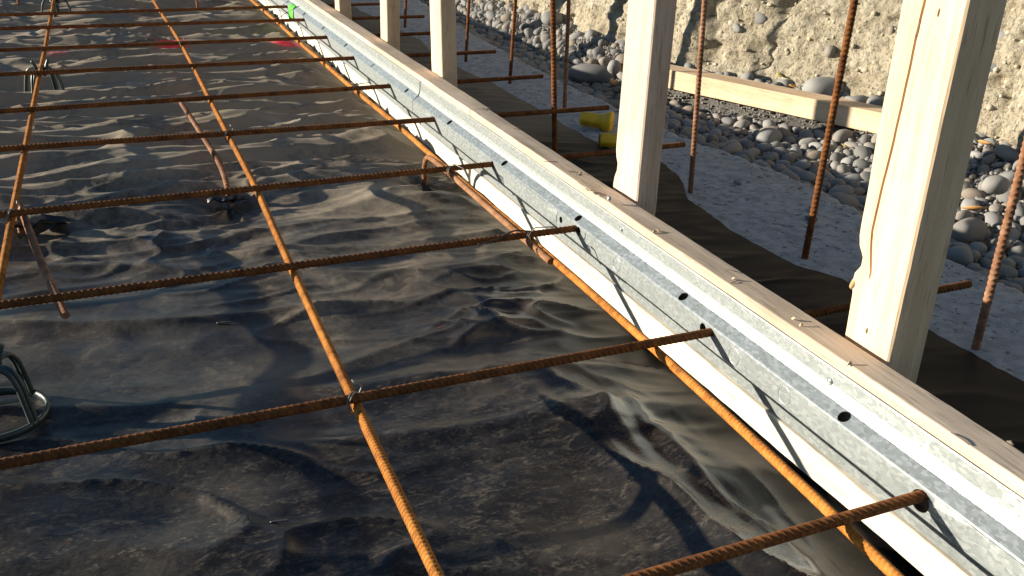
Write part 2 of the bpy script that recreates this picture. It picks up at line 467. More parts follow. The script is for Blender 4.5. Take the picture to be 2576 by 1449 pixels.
def bank_x(y, z):
    zz = z + .12
    b = bank_base(y) + .22 * zz + .02 * zz ** 2
    d = .032 * fbm(y * 4, z * 2.6, 1.5, 3, .5) + .020 * fbm(y * 15, z * 12, 4.4, 3, .6) + .018 * np.maximum(0, noise(y * 24, z * 20, 2.2) - .1) - .022 * smooth(.18, .42, noise(y * 19 + 3, z * 21, 7.7)) + .008 * noise(y * 55, z * 55, 3.1) + .005 * noise(y * 110, z * 110, 5.1)
    ch = 0
    for (cy, w, dp) in ((2.06, .03, .06), (2.55, .04, .035), (1.30, .006, .014), (.98, .006, .016)):
        ch = ch + dp * np.exp(-((y - cy - .05 * noise(z * 4, cy * 7) - .1 * zz) / w) ** 2)
    return b - d + ch
ysb = np.arange(-.6, 4.2, .0062); zsb = np.concatenate([np.arange(-.2, .46, .0062), np.arange(.46, .95, .03)])
Yb, Zb = np.meshgrid(ysb, zsb)
Xb = bank_x(Yb, Zb)
# plateau on top of the bank
Xb = np.vstack([Xb, Xb[-1:] + .5, Xb[-1:] + 30]); Yb = np.vstack([Yb, Yb[-1:], Yb[-1:] * 12]); Zb = np.vstack([Zb, Zb[-1:] + .03, Zb[-1:] + .1])
n, mm = Xb.shape; idx = np.arange(n * mm).reshape(n, mm)
F = np.stack([idx[:-1, 1:], idx[:-1, :-1], idx[1:, :-1], idx[1:, 1:]], -1).reshape(-1, 4)
struct(link('earth_bank', mesh_np('earth_bank', np.stack([Xb, Yb, Zb], -1).reshape(-1, 3), F, M_CLAY)))

def on_bank(u, v):
    d = ray(u, v); t = .5
    for i in range(400):
        P = CAM + d * t
        if P[0] > float(bank_x(P[1], P[2])): break
        t += .01
    return P
def on_gravel(u, v):
    P = at(u, v, -.1)
    for i in range(12): P = at(u, v, float(grav_h(P[0], P[1])))
    return P

# ------------------------------------------------------------------ formwork
def board(name, y0, y1, prof, mat, seed, step=.012, wob=.0006, endcut=.0):
    """a plank along y: prof is a list of (x, z) corners; edges wander a little"""
    pr = []
    n = len(prof)
    for i in range(n):                                   # rounded corners
        a, b, c = (np.array(prof[j % n], float) for j in (i - 1, i, i + 1))
        for q in (a, c): pass
        da = (a - b) / np.linalg.norm(a - b); dc = (c - b) / np.linalg.norm(c - b)
        r = .0016
        pr += [b + da * r, b + (da + dc) * r * .28, b + dc * r]
    # extra points along the long sides
    full = []
    for i in range(len(pr)):
        a, b = pr[i], pr[(i + 1) % len(pr)]
        L = np.linalg.norm(b - a); k = max(1, int(L / .012))
        for j in range(k): full.append(a + (b - a) * j / k)
    P = np.array(full); k = len(P)
    ys = np.arange(y0, y1 + step * .5, step)
    V = []
    for j, y in enumerate(ys):
        dx = wob * 1.6 * noise(P[:, 0] * 60 + seed, y * 9, P[:, 1] * 60) + wob * noise(P[:, 0] * 200, y * 45 + seed, P[:, 1] * 200)
        dz = wob * 1.6 * noise(P[:, 0] * 60 + seed + 5, y * 8, P[:, 1] * 60) + wob * .9 * noise(P[:, 0] * 200 + 3, y * 50, P[:, 1] * 200)
        bow = .0012 * noise(y * 1.1, seed)
        V.append(np.stack([P[:, 0] + dx + bow, np.full(k, y) + endcut * (P[:, 0] - P[0, 0]) * (1 if j else 0), P[:, 1] + dz], 1))
    V = np.vstack(V)
    F = [(j*k+i, j*k+(i+1) % k, (j+1)*k+(i+1) % k, (j+1)*k+i) for j in range(len(ys)-1) for i in range(k)]
    F += [tuple(range(k))[::-1], tuple((len(ys)-1)*k+i for i in range(k))]
    me = mesh_np(name, V, F, mat)
    me.set_sharp_from_angle(angle=math.radians(13))
    return me
tag(link('form_board', board('form_board', -.7, 1.049, [(.0175, -.0445), (.0505, -.0445), (.0505, .0488), (.0175, .0497)], M_BOARD, 1.0)),
    'nearer sawn timber form board, its grey top edge littered with shavings, behind the steel', 'timber board', 'timber boards of the form')
tag(link('form_board', board('form_board', 1.052, 4.6, [(.0165, -.0445), (.0535, -.0445), (.0535, .0492), (.0165, .0500)], M_BOARD, 5.0)),
    'further timber form board running away to the top edge, butted behind the nearer one', 'timber board', 'timber boards of the form')
tag(link('timber_batten', board('timber_batten', -.7, 1.030, [(.0125, -.0745), (.049, -.0745), (.049, -.0455), (.0125, -.0455)], M_BATTEN, 9.0, wob=.0011)),
    'nearer pale batten under the steel form, thick and rounded at its far end', 'timber batten', 'battens under the steel form')
tag(link('timber_batten', board('timber_batten', 1.052, 4.6, [(.016, -.0765), (.049, -.0765), (.049, -.0470), (.016, -.0470)], M_BATTEN, 13.0, wob=.0011)),
    'further thin white batten under the steel form beyond the joint', 'timber batten', 'battens under the steel form')

def steel_strip(y0, y1, off, ledge_holes, bar_holes, seed, round_end=False):
    """keyed steel profile along y with real round holes through ledge and key face"""
    prof = [(.0158, .0392), (.0155, .0378), (.0152, .0250), (.0143, .0195), (.0128, .0160), (.0120, .0142), (.0012, .0068), (0.0, .0054), (0.0, -.0172),
            (.0010, -.0186), (.0138, -.0272), (.0150, -.0284), (.0150, -.0432), (.0165, -.0440)]
    prof = [(x - off, z + (off if z > .01 else 0)) for x, z in prof]
    P = [np.array((p[0], p[1])) for p in prof]
    B = MB()
    def wav(x, y, z): return x + .0005 * float(noise(y * 2.1, seed))
    cache = {}
    V = []
    def vert(s_i, y, P2):
        key = (round(P2[0], 6), round(y, 6), round(P2[1], 6))
        if key not in cache:
            cache[key] = len(V); V.append((wav(P2[0], y, P2[1]), y, P2[1]))
        return cache[key]
    Fs = []
    # face 3-4 is the ledge, 5-6 the key face
    for i in range(len(P) - 1):
        holes = {5: ledge_holes, 7: bar_holes}.get(i, [])
        a, b = P[i], P[i + 1]
        L = np.linalg.norm(b - a)
        holes = sorted(h for h in holes if y0 + .02 < h[0] < y1 - .02)
        cuts = [y0]
        w = .0125
        for h in holes: cuts += [h[0] - w, h[0] + w]
        cuts.append(y1)
        for c in range(len(cuts) - 1):
            ya, yb = cuts[c], cuts[c + 1]
            if c % 2 == 0:
                k = max(1, int(round((yb - ya) / .04)))
                yy = np.linspace(ya, yb, k + 1)
                m_ = 3 if L > .012 else 1
                for j in range(k):
                    for q in range(m_):
                        p, p2 = a + (b - a) * q / m_, a + (b - a) * (q + 1) / m_
                        Fs.append((vert(i, yy[j], p), vert(i, yy[j], p2), vert(i, yy[j+1], p2), vert(i, yy[j+1], p)))
            else:                                       # a patch with a hole
                hy, t0, rad = holes[c // 2]
                n_ = 24; ring = []; outer = []
                cxs = a + (b - a) * t0
                for q in range(n_):
                    ang = 2 * math.pi * q / n_
                    cs, sn = math.cos(ang), math.sin(ang)
                    pt = cxs + (b - a) / L * rad * sn
                    ring.append((hy + rad * cs, pt))
                    s_ = min((w / abs(cs)) if abs(cs) > 1e-6 else 9, ((L * ((1 - t0) if sn > 0 else t0)) / abs(sn)) if abs(sn) > 1e-6 else 9)
                    outer.append((hy + s_ * cs, cxs + (b - a) / L * s_ * sn))
                corners = [(yb, b), (ya, b), (ya, a), (yb, a)]
                rv = [vert(i, y, p) for y, p in ring]; ov = [vert(i, y, p) for y, p in outer]
                for q in range(n_):
                    r2 = (q + 1) % n_
                    f_ = [rv[q], ov[q]]
                    ca, cb = ring[q], ring[r2]
                    for cy_, cp in corners:             # insert the rectangle's corner where it lies between
                        v0 = math.atan2(float((cp - cxs) @ (b - a) / L), cy_ - hy) % (2 * math.pi)
                        if 2*math.pi*q/n_ + 1e-6 < v0 < 2*math.pi*(q+1)/n_ - 1e-6: f_.append(vert(i, cy_, cp))
                    f_ += [ov[r2], rv[r2]]
                    Fs.append(tuple(dict.fromkeys(f_)))
    me = mesh_np('steel_edge_form', V, Fs, M_STEEL, False)
    import bmesh
    bm = bmesh.new(); bm.from_mesh(me)
    bmesh.ops.recalc_face_normals(bm, faces=bm.faces[:])
    bm.faces.ensure_lookup_table()
    if sum(f.normal.x * f.calc_area() for f in bm.faces) > 0: bmesh.ops.reverse_faces(bm, faces=bm.faces[:])
    bm.to_mesh(me); bm.free()
    return me
ledge = [(.0956 + .2575 * k, .5, .0058) for k in range(-2, 17)]
barh = [(.300 * k - .002 + .004 * math.sin(k * 2.1), .30 + .05 * math.sin(k * 1.7), .0058) for k in range(-1, 14)]
barh = [((-.003, .50, .0092) if abs(h[0]) < .02 else h) for h in barh]
me = steel_strip(-.7, 1.66, 0.0, ledge, barh + [(.648, .42, .0045)], 3.0)
st1 = tag(link('steel_edge_form', me), 'nearer galvanised steel strip on the form board, with round holes and a bright glare', 'steel form', 'galvanised steel form strips')
me = steel_strip(1.322, 4.6, .0015, ledge, barh, 7.0)
st2 = tag(link('steel_edge_form', me), 'further galvanised steel keyed strip, lapped over the nearer one and running to the top edge', 'steel form', 'galvanised steel form strips')
sol = None
for o in (st1, st2):
    md = o.modifiers.new('thickness', 'SOLIDIFY'); md.thickness = .0009; md.offset = -1
def ring_mesh(r, t):
    b = MB(); a = np.linspace(0, 2 * math.pi, 25)
    b.tube(np.stack([0 * a, r * np.cos(a), r * np.sin(a)], 1), t, 5, False); return b.mesh('knockout_ring', M_STEEL)
km = ring_mesh(.0085, .0006)
for y in (.165, .245, .49, .78):
    link('knockout_ring', km, st1, (0.0, y, -.006))
b = MB(); a = np.linspace(0, math.pi, 9)
b.add([(-.0015, .0035 * math.cos(t), .0035 * math.sin(t)) for t in np.linspace(0, 2 * math.pi, 10, endpoint=False)] + [(-.0026, 0, 0)] + [(.001, .0035 * math.cos(t), .0035 * math.sin(t)) for t in np.linspace(0, 2 * math.pi, 10, endpoint=False)],
      [(q, (q + 1) % 10, 10) for q in range(10)] + [(q + 11, (q + 1) % 10 + 11, (q + 1) % 10, q) for q in range(10)])
sm_ = b.mesh('screw', M_STEEL)
for (u, v) in ((1532, 500), (1564, 577), (2090, 958)):
    P = atx(u, v, .015); link('screw', sm_, st1, tuple(P))
for (u, v) in ((1062, 265), (1020, 232), (1100, 290)):
    P = atx(u, v, .0135); link('screw', sm_, st2, tuple(P))

# ------------------------------------------------------------------ reinforcing bars
def rebar_mesh(name, path, r, mat, pitch=.0052, rib=.0006, nseg=12, skew=.55, phase=0.0):
    path = np.asarray(path, float)
    seg = np.linalg.norm(np.diff(path, axis=0), axis=1); S = np.concatenate([[0], np.cumsum(seg)]); L = S[-1]
    T = np.gradient(path, axis=0); T /= np.linalg.norm(T, axis=1)[:, None]
    N = np.zeros_like(T); a = np.array([0, 0, 1.0]) if abs(T[0][2]) < .9 else np.array([1.0, 0, 0])
    for i in range(len(T)):
        a = a - T[i] * (a @ T[i]); a /= np.linalg.norm(a); N[i] = a
    nr = int(L / pitch)
    s0 = (np.arange(nr) + .3) * pitch
    s = np.stack([s0, s0 + .16 * pitch, s0 + .30 * pitch, s0 + .48 * pitch], 1).ravel()
    pk = np.tile([0, 1.0, 1.0, 0], nr)
    s = np.concatenate([[0], s, [L]]); pk = np.concatenate([[0], pk, [0]])
    th = np.linspace(0, 2 * math.pi, nseg, endpoint=False) + phase
    sg = s[:, None] + skew * r * np.cos(2 * th)[None] * np.sign(np.sin(th))[None] * .0 + skew * r * np.cos(th)[None]
    sg[0] = 0; sg[-1] = L; sg = np.clip(sg, 0, L)
    rad = r * .95 + rib * pk[:, None] * (np.abs(np.sin(th)) ** .7)[None] + (.10 * r * np.abs(np.cos(th)) ** 6)[None] * np.ones_like(sg)
    def ip(A): return np.stack([np.interp(sg, S, A[:, i]) for i in range(3)], -1)
    PP, TT, NN = ip(path), ip(T), ip(N)
    BB = np.cross(TT, NN)
    V = PP + rad[..., None] * (NN * np.cos(th)[None, :, None] + BB * np.sin(th)[None, :, None])
    m_, k = len(s), nseg
    idx = np.arange(m_ * k).reshape(m_, k); idr = np.roll(idx, -1, 1)
    Fq = np.stack([idx[:-1], idr[:-1], idr[1:], idx[1:]], -1).reshape(-1, 4)
    V = V.reshape(-1, 3)
    c0, c1 = len(V), len(V) + 1
    V = np.vstack([V, path[:1], path[-1:]])
    Ft = np.concatenate([np.stack([idr[0], idx[0], np.full(k, c0), np.full(k, c0)], 1), np.stack([idx[-1], idr[-1], np.full(k, c1), np.full(k, c1)], 1)])
    me = bpy.data.meshes.new(name)
    faces = [tuple(q) for q in Fq.tolist()] + [tuple(q[:3]) for q in Ft.tolist()]
    me.from_pydata(V.tolist(), [], faces); me.update()
    me.polygons.foreach_set('use_smooth', np.concatenate([np.full(len(Fq), True), np.full(len(Ft), False)]))
    me.set_sharp_from_angle(angle=math.radians(34))
    me.materials.append(mat)
    return me

R_BAR = .0044
cross_short = rebar_mesh('cross_bar', [(-2.25, 0, 0), (.085, 0, 0)], R_BAR, M_RUSTD, pitch=.0062, rib=.0007)
cross = rebar_mesh('cross_bar', [(-2.25, 0, 0), (.362, 0, 0)], R_BAR, M_RUSTD, pitch=.0062, rib=.0007)
ENDS = {0: (2312, 1249), 1: (1780.5, 837), 2: (1445.5, 575), 3: (1233, 413.5), 4: (1085, 301), 5: (976.5, 217), 6: (893, 146), 7: (820, 94), 8: (766.5, 50), 9: (728, 16.5)}
LEFT = {0: (1560, 1449), 1: (0, 1168), 2: (0, 768), 3: (0, 540), 4: (0, 375), 5: (0, 280), 6: (0, 187), 7: (0, 126), 8: (0, 72), 9: (0, 38)}
CL = {0: 'nearest ribbed cross bar, entering an oversized dark hole in the steel at bottom right',
      1: 'second cross bar from the front, tied to the middle orange bar low in the picture',
      2: 'ribbed cross bar tied over the sawn end of the hooked bar beside the form',
      3: 'ribbed cross bar passing over the bend of the hooked bar, its tip rusty red',
      4: 'ribbed cross bar tied to the middle orange bar above the bent starter bar',
      5: 'ribbed cross bar just beyond the free end of the bent starter bar',
      6: 'ribbed cross bar lying in the saddle of the nearer upright bar chair',
      7: 'ribbed cross bar passing between the two pink paint spots and the next bar nearer',
      8: 'thin distant cross bar, the next one in front of the green tape',
      9: 'distant cross bar whose end at the steel carries the bright green tape'}
for k in range(-1, 13):
    if k in ENDS:
        a = at(*ENDS[k], 0); c = at(*LEFT[k], 0)
        tilt = math.atan2(a[1] - c[1], a[0] - c[0]); y0 = a[1] - math.tan(tilt) * a[0]
        if k == 0: tilt = .03; y0 = a[1]
    else:
        tilt = .05; y0 = .3 * k
    tilt = min(max(tilt, .015), .085)
    o = link('cross_bar', cross_short if k == 2 else cross, None, (random.uniform(-.008, .006), y0, 0), (0.6 + .9 * (k + 2), 0, tilt))
    tag(o, CL.get(k, 'rusty ribbed cross bar at the top edge beyond the green tape' if k > 9 else 'rusty ribbed cross bar just outside the lower edge'), 'rebar', 'rusty cross bars of the reinforcing grid')

def long_path(pix, z, y0=-.6, y1=5.2):
    P = np.array([at(u, v, z) for u, v in pix]); P = P[np.argsort(P[:, 1])]
    ext0 = P[0] + (P[2] - P[0]) / (P[2][1] - P[0][1]) * (y0 - P[0][1]); ext0[0] = P[:, 0].mean() * .3 + P[0][0] * .7
    e1 = P[-1].copy(); e1[1] = y1
    P = np.vstack([ext0, P, e1])
    yy = np.linspace(y0, y1, 160); xx = np.interp(yy, P[:, 1], P[:, 0])
    ker = np.exp(-np.linspace(-2, 2, 13) ** 2); ker /= ker.sum()
    xx = np.convolve(np.pad(xx, 6, 'edge'), ker, 'valid')
    return np.stack([xx, yy, np.full_like(yy, z)], 1)
ZL = -.0084
RIGHT = [(654, 19), (694, 52), (744, 99), (809, 154), (890, 225), (994, 309), (1126.5, 427), (1325.5, 595), (1633, 864.5), (1850, 1065), (2107, 1300), (2240, 1449)]
MID = [(385, 0), (401, 26), (425, 61), (455, 109), (486, 167), (525, 245), (572, 336), (646, 475), (729, 667), (889, 1004), (1000, 1240), (1098, 1449)]
LFT = [(135, 0), (130, 35), (122, 69), (114, 122), (100, 184), (82, 277), (64, 372), (32, 535), (0, 705)]
tag(link('long_bar', rebar_mesh('long_bar', long_path(RIGHT, -.0092), R_BAR, M_RUST, pitch=.0044, rib=.0004, phase=.5)), 'orange long bar running close beside the steel form and batten', 'rebar', 'orange long bars of the reinforcing grid')
tag(link('long_bar', rebar_mesh('long_bar', long_path(MID, ZL), R_BAR, M_RUST, pitch=.0044, rib=.0006, phase=1.4)), 'bright orange ribbed long bar through the middle of the black sheet', 'rebar', 'orange long bars of the reinforcing grid')
tag(link('long_bar', rebar_mesh('long_bar', long_path(LFT, ZL), R_BAR, M_RUST, pitch=.0044, rib=.0006, phase=1.0)), 'orange long bar at the left edge, carried by the bar chairs', 'rebar', 'orange long bars of the reinforcing grid')
lm_ = rebar_mesh('long_bar', [(0, -.6, 0), (0, 5.2, 0)], R_BAR, M_RUST, pitch=.0086, rib=.0006)
for x in (-.975, -1.28, -1.58):
    tag(link('long_bar', lm_, None, (x, 0, ZL)), 'orange long bar further left, outside the picture', 'rebar', 'orange long bars of the reinforcing grid')

# bars bent up through the sheet
P = [(-.060, 1.055, -.13), (-.062, 1.052, -.075), (-.066, 1.040, -.040), (-.070, 1.010, -.0150), (-.0710, .965, -.0095), (-.0705, .90, -.0090), (-.0700, .70, -.0088), (-.0690, .528, -.0088)]
tag(link('hooked_bar', rebar_mesh('hooked_bar', curve_pts(P, 24), .0043, M_RUSTH, phase=.3)), 'pale rusty hooked bar lying against the bar beside the form, its sawn end showing', 'rebar', 'bent starter bars')
P = [(-.676, 1.005, -.14), (-.676, .995, -.075), (-.675, .985, -.045), (-.671, .962, -.022), (-.664, .925, -.0185), (-.650, .83, -.0185), (-.630, .70, -.0190), (-.607, .572, -.0215)]
tag(link('hooked_bar', rebar_mesh('hooked_bar', curve_pts(P, 24), .0043, M_RUSTO, phase=.9)), 'dull brown hooked bar near the left edge, bent over towards the viewer', 'rebar', 'bent starter bars')
P = [(-.387, 1.045, -.13), tuple(at(575, 505, -.072)), tuple(at(572, 472, -.050)), tuple(at(560, 430, -.034)), tuple(at(541, 392, -.024)), tuple(at(515, 350, -.0205)), tuple(at(485, 303, -.0200)), tuple(at(456, 259, -.0200))]
tag(link('bent_bar', rebar_mesh('bent_bar', curve_pts(P, 24), .0043, M_RUSTO, phase=.2)), 'brown bent bar curving up out of a ragged hole left of the middle orange bar', 'rebar', 'bent starter bars')
for (u, v, lab) in ((50, 30, 'short brown bar stub standing at the top left corner'), (497, 16, 'short bar stub standing at the top edge right of the middle orange bar')):
    B_ = at(u, v, -.07)
    tag(link('bar_stub', rebar_mesh('bar_stub', [(B_[0], B_[1], -.12), (B_[0], B_[1] + .01, .05)], 0.0043, M_RUSTO)), lab, 'rebar', 'bar stubs far off on the sheet')

# upright starter bars in the footing
UP = [((2455, 872), (2677, 0), -.100, 'rusty upright starter bar at the right edge, right of the thick near peg'),
      ((2026, 640), (2150, 0), -.100, 'rusty upright starter bar just left of the thick near peg'),
      ((1737, 480), (1773, 0), -.100, 'rusty upright starter bar just right of the grey middle peg'),
      ((1396, 388), (1391, 0), -.090, 'bright rusty upright bar nearest the form, coming out of the black sheet behind it'),
      ((1420, 278), (1431, 0), -.100, 'thin upright starter bar close behind the bright rusty one, left of the yellow cap'),
      ((1283, 206), (1297, 0), -.100, 'upright starter bar in the footing behind a bar tip, far side of the third peg'),
      ((1172, 152), (1180, 0), -.100, 'thin distant upright starter bar right beside the third peg'),
      ((1019, 66), (1021, 0), -.100, 'farthest upright starter bar, right of the fourth peg')]
for i, (bp, tp, zg, lab) in enumerate(UP):
    base = at(*bp, zg)
    d = ray(*tp)                                          # upright: height chosen where the sight line passes over the base
    t = ((base[0] - CAM[0]) * d[0] + (base[1] - CAM[1]) * d[1]) / (d[0] ** 2 + d[1] ** 2)
    top = CAM + d * t
    dirv = (top - base) / np.linalg.norm(top - base)
    end = base + dirv * (.92 if i != 3 else .8)
    me = rebar_mesh('starter_bar', [tuple(base - dirv * .06), tuple(end)], (.0051 if i < 2 else .0044) if i != 3 else .0050, M_RUSTO if i in (0, 2, 4) else M_RUSTD, pitch=.0072, rib=.0009, phase=i * .8)
    tag(link('starter_bar', me), lab, 'rebar', 'upright starter bars along the footing')
    a = np.linspace(0, 2 * math.pi, 9)[:-1]

# tie wires
def tie(u, v, lab, i, zc=-.0042, mat=None, tail=(.02, .01, .014)):
    P0 = at(u, v, 0); b = MB()
    t = np.linspace(0, 2 * math.pi, 22)
    e1 = np.array([.72, .70, 0]); e1 /= np.linalg.norm(e1); e2 = np.array([0, 0, 1.0])
    c = np.array([P0[0], P0[1], zc])
    for s_ in (-1, 1):
        L = c + (e1[None] * (.0088 * np.cos(t))[:, None] + e2[None] * (.0098 * np.sin(t))[:, None]) + np.array([.70, -.72, 0]) * (s_ * .0012)
        b.tube(L, .0007, 5, False)
    st = c + e1 * .0086 + e2 * .004
    tw = [st, st + np.array([.003, .002, .006]), st + np.array(tail) * .5 + np.array([0, 0, .004]), st + np.array(tail)]
    b.tube(curve_pts(tw, 8), .0009, 5)
    me = b.mesh('tie_wire', mat or M_WIRE)
    return tag(link('tie_wire', me), lab, 'tie wire', 'wire ties at the bar crossings')
tie(889, 1003, 'wire tie low in the picture where the second cross bar meets the middle orange bar', 0, tail=(-.004, .006, .012))
tie(1334, 592, 'wire tie with a long loose tail by the sawn end of the hooked bar', 1, tail=(.028, -.012, .010))
tie(1132, 427, 'wire tie at the bend of the hooked bar beside the form', 2, tail=(.012, -.020, .004))
tie(574, 336, 'wire tie on the middle orange bar above the bent bar', 3, tail=(.0, .008, .012))
tie(457, 109, 'wire tie on the middle orange bar beside a pink paint spot', 4, tail=(.0, .008, .012))
tie(32, 537, 'wire tie on the left orange bar above the left hooked bar', 5, tail=(.0, .008, .012))
tie(893, 222, 'wire tie with pale tail on the bar beside the form, third from the top', 6, tail=(.03, .012, .006))
tie(697, 50, 'wire tie with a long black tail beside the form, below the green tape', 7, mat=M_WIREB, tail=(.07, .05, .03))
b = MB(); P0 = at(1326, 590, .004)
b.tube(curve_pts([P0 + np.array([.004, 0, .004]), P0 + np.array([-.02, -.002, .0075]), P0 + np.array([-.042, -.006, .001]), P0 + np.array([-.07, -.012, -.001])], 8), .0011, 5)
tag(link('wire_tail', b.mesh('wire_tail', M_WIREB)), 'loose black wire end lying along the cross bar beside the hooked bar tie', 'wire')

# ------------------------------------------------------------------ bar chairs
def chair(x, y, z, rot, lab):
    root = bpy.data.objects.new('bar_chair', None); COL.objects.link(root)
    root.location = (x, y, z); root.rotation_euler = (0, 0, rot); tag(root, lab, 'bar chair', 'plastic chairs holding up the bars')
    b = MB(); a = np.linspace(0, 2 * math.pi, 33)
    prof = [(.0435, 0), (.047, 0), (.0475, .007), (.0445, .0075)]
    n = 32; V = [(r * math.cos(t), r * math.sin(t), h) for t in a[:-1] for r, h in prof]
    b.add(V, [(i*4+j, ((i+1) % n)*4+j, ((i+1) % n)*4+(j+1) % 4, i*4+(j+1) % 4) for i in range(n) for j in range(4)])
    link('ring', b.mesh('ring', M_CHAIR), root)
    H = -.0145 - z
    for k in range(4):
        t = math.pi / 4 + k * math.pi / 2; c, s = math.cos(t), math.sin(t)
        pts = [(.0455*c, .0455*s, .003), (.0405*c, .0405*s, H*.5), (.0355*c, .0355*s, H*.86), (.027*c, .027*s, H+.004), (.015*c, .015*s, H+.005), (.005*c, .005*s, H-.002)]
        b = MB()
        for o_ in (-.0026, .0026):
            b.tube(curve_pts([(p[0] - o_*s, p[1] + o_*c, p[2]) for p in pts], 6), .0026, 6)
        link('leg', b.mesh('leg', M_CHAIR), root)
    b = MB(); b.tube([(0, -.02, H-.003), (0, .02, H-.003)], .0042, 8)
    link('saddle', b.mesh('saddle', M_CHAIR), root)
    for sx in (-1, 1):
        b = MB(); b.tube(curve_pts([(sx*.003, 0, H-.004), (sx*.0095, 0, H+.002), (sx*.0115, 0, H+.012), (sx*.0165, 0, H+.024)], 6), np.linspace(.0048, .0034, 19), 8)
        link('prong', b.mesh('prong', M_CHAIR), root)
    return root
chair(-.667, 1.845, float(film_h(np.array(-.667), np.array(1.845))) + .001, .3, 'dark green plastic bar chair standing under the left bar, nearest the pink paint spot')
chair(-.664, 2.96, float(film_h(np.array(-.664), np.array(2.96))) + .001, .7, 'dark plastic bar chair at the top left, the farthest one')
chair(-.672, .455, float(film_h(np.array(-.672), np.array(.455))) + .001, .1, 'dark green bar chair cut off by the left edge, ring and leg showing')

# ------------------------------------------------------------------ pegs
def peg(y0, y1, x0, x1, lean, seed, edge=None, crack=None, mat=M_POST, wob=.0011, top=.46, chip=None):
    zs = np.arange(-.2, top, .009); V = []
    for z in zs:
        ya, yb = y0, y1
        if edge is not None: yb = float(np.interp(z, edge[0], edge[1]))
        w = lambda s_: wob * float(noise(z * 7, seed + s_)) + wob * .5 * float(noise(z * 33, seed + s_ * 2))
        ya += w(1); yb += w(2) if edge is None else w(2) * .5
        xa, xb = x0 + w(3) * .5, x1 + w(4)
        ch = .0
        if chip is not None: ch = chip[1] * float(np.exp(-((z - chip[0]) / chip[2]) ** 2))
        r = .0018
        yc = (ya + yb) / 2 if crack is None else min(max(crack(z)[0], ya + .006), yb - .006)
        cd = 0 if crack is None else crack(z)[1]
        nb = .0008 * float(noise(z * 30, seed + 11))
        row = [(xa + r, ya), (xa, ya + r), (xa, (ya * .6 + yc * .4)), (xa, yc - .0014), (xa + cd, yc + nb * .2), (xa, yc + .0014), (xa, (yb * .5 + yc * .5)), (xa + ch * .2, yb - r - ch), (xa + r + ch, yb - ch * .3),
               (xb - r, yb), (xb, yb - r), (xb, (ya + yb) / 2), (xb, ya + r), (xb - r, ya), ((xa + xb) / 2, ya)]
        lx, ly = lean
        V += [(x + lx * (z + .05), y + ly * (z + .05), z) for x, y in row]
    k = 15
    F = [(j*k+(i+1) % k, j*k+i, (j+1)*k+i, (j+1)*k+(i+1) % k) for j in range(len(zs)-1) for i in range(k)]
    F += [tuple(range(k)), tuple((len(zs)-1)*k+i for i in range(k))[::-1]]
    me = mesh_np('timber_peg', V, F, mat)
    sh = me.polygons
    me.polygons.foreach_set('use_smooth', np.zeros(len(sh), bool))
    return me
epix = [(2268, 0), (2205, 330), (2180, 480), (2164, 560), (2159, 590), (2159, 615), (2167, 640), (2167, 662), (2158, 676), (2143, 690), (2140, 705), (2143, 725), (2136, 765), (2125, 832)]
ep = np.array([atx(u, v, .058) for u, v in epix])[::-1]
ez = np.concatenate([[-.3], ep[:, 2], [1.2]]); eyv = np.concatenate([ep[:1, 1], ep[:, 1], [ep[-1, 1] + .002]])
cp = np.array([atx(u, v, .058) for u, v in ((2190, 690), (2191, 640), (2193, 587), (2215, 490), (2247, 362), (2290, 165), (2312, 62), (2327, 0))])
ck = lambda z: (float(np.interp(z, cp[:, 2], cp[:, 1])) + .0009 * float(noise(z * 40, 3)), .009 * float(smooth(.10, .14, z)))
tag(link('timber_peg', peg(.110, .166, .058, .0985, (0, 0), 1.0, (ez, eyv), ck)), 'thick near timber peg, cracked lengthwise, with a knotty notch low on its left edge', 'timber peg', 'timber pegs behind the form')
p1 = atx(1540, 468, .0585); p2 = atx(1598, 505, .0585)
M_POSTG = wood('weathered_pine_z', 2, (.46, .34, .25), (.56, .435, .33), (.63, .51, .40), dirt=.2)
tag(link('timber_peg', peg(.556, .620, .0585, .089, (0, 0), 2.0, mat=M_POSTG, chip=(.075, .006, .012))), 'greyish rough-sawn peg beside the yellow caps, second from the right', 'timber peg', 'timber pegs behind the form')
tag(link('timber_peg', peg(1.309, 1.374, .0575, .0885, (-.012, .075), 3.0, wob=.0018)), 'leaning pale peg, third from the right, with a ragged sunlit edge', 'timber peg', 'timber pegs behind the form')
tag(link('timber_peg', peg(1.713, 1.768, .0575, .0885, (0, .0), 4.0, wob=.0016)), 'upright peg with bark left on one edge, fourth from the right', 'timber peg', 'timber pegs behind the form')
tag(link('timber_peg', peg(2.186, 2.236, .0575, .091, (0, .03), 5.0, top=.40)), 'farthest timber peg, cut short by the top edge at the far end of the form', 'timber peg', 'timber pegs behind the form')
for yy, tp in ((2.60, .36), (3.02, .33)):
    tag(link('timber_peg', peg(yy, yy + .055, .0575, .091, (0, 0), yy, top=tp)), 'timber peg farther along the form, above the top edge', 'timber peg', 'timber pegs behind the form')
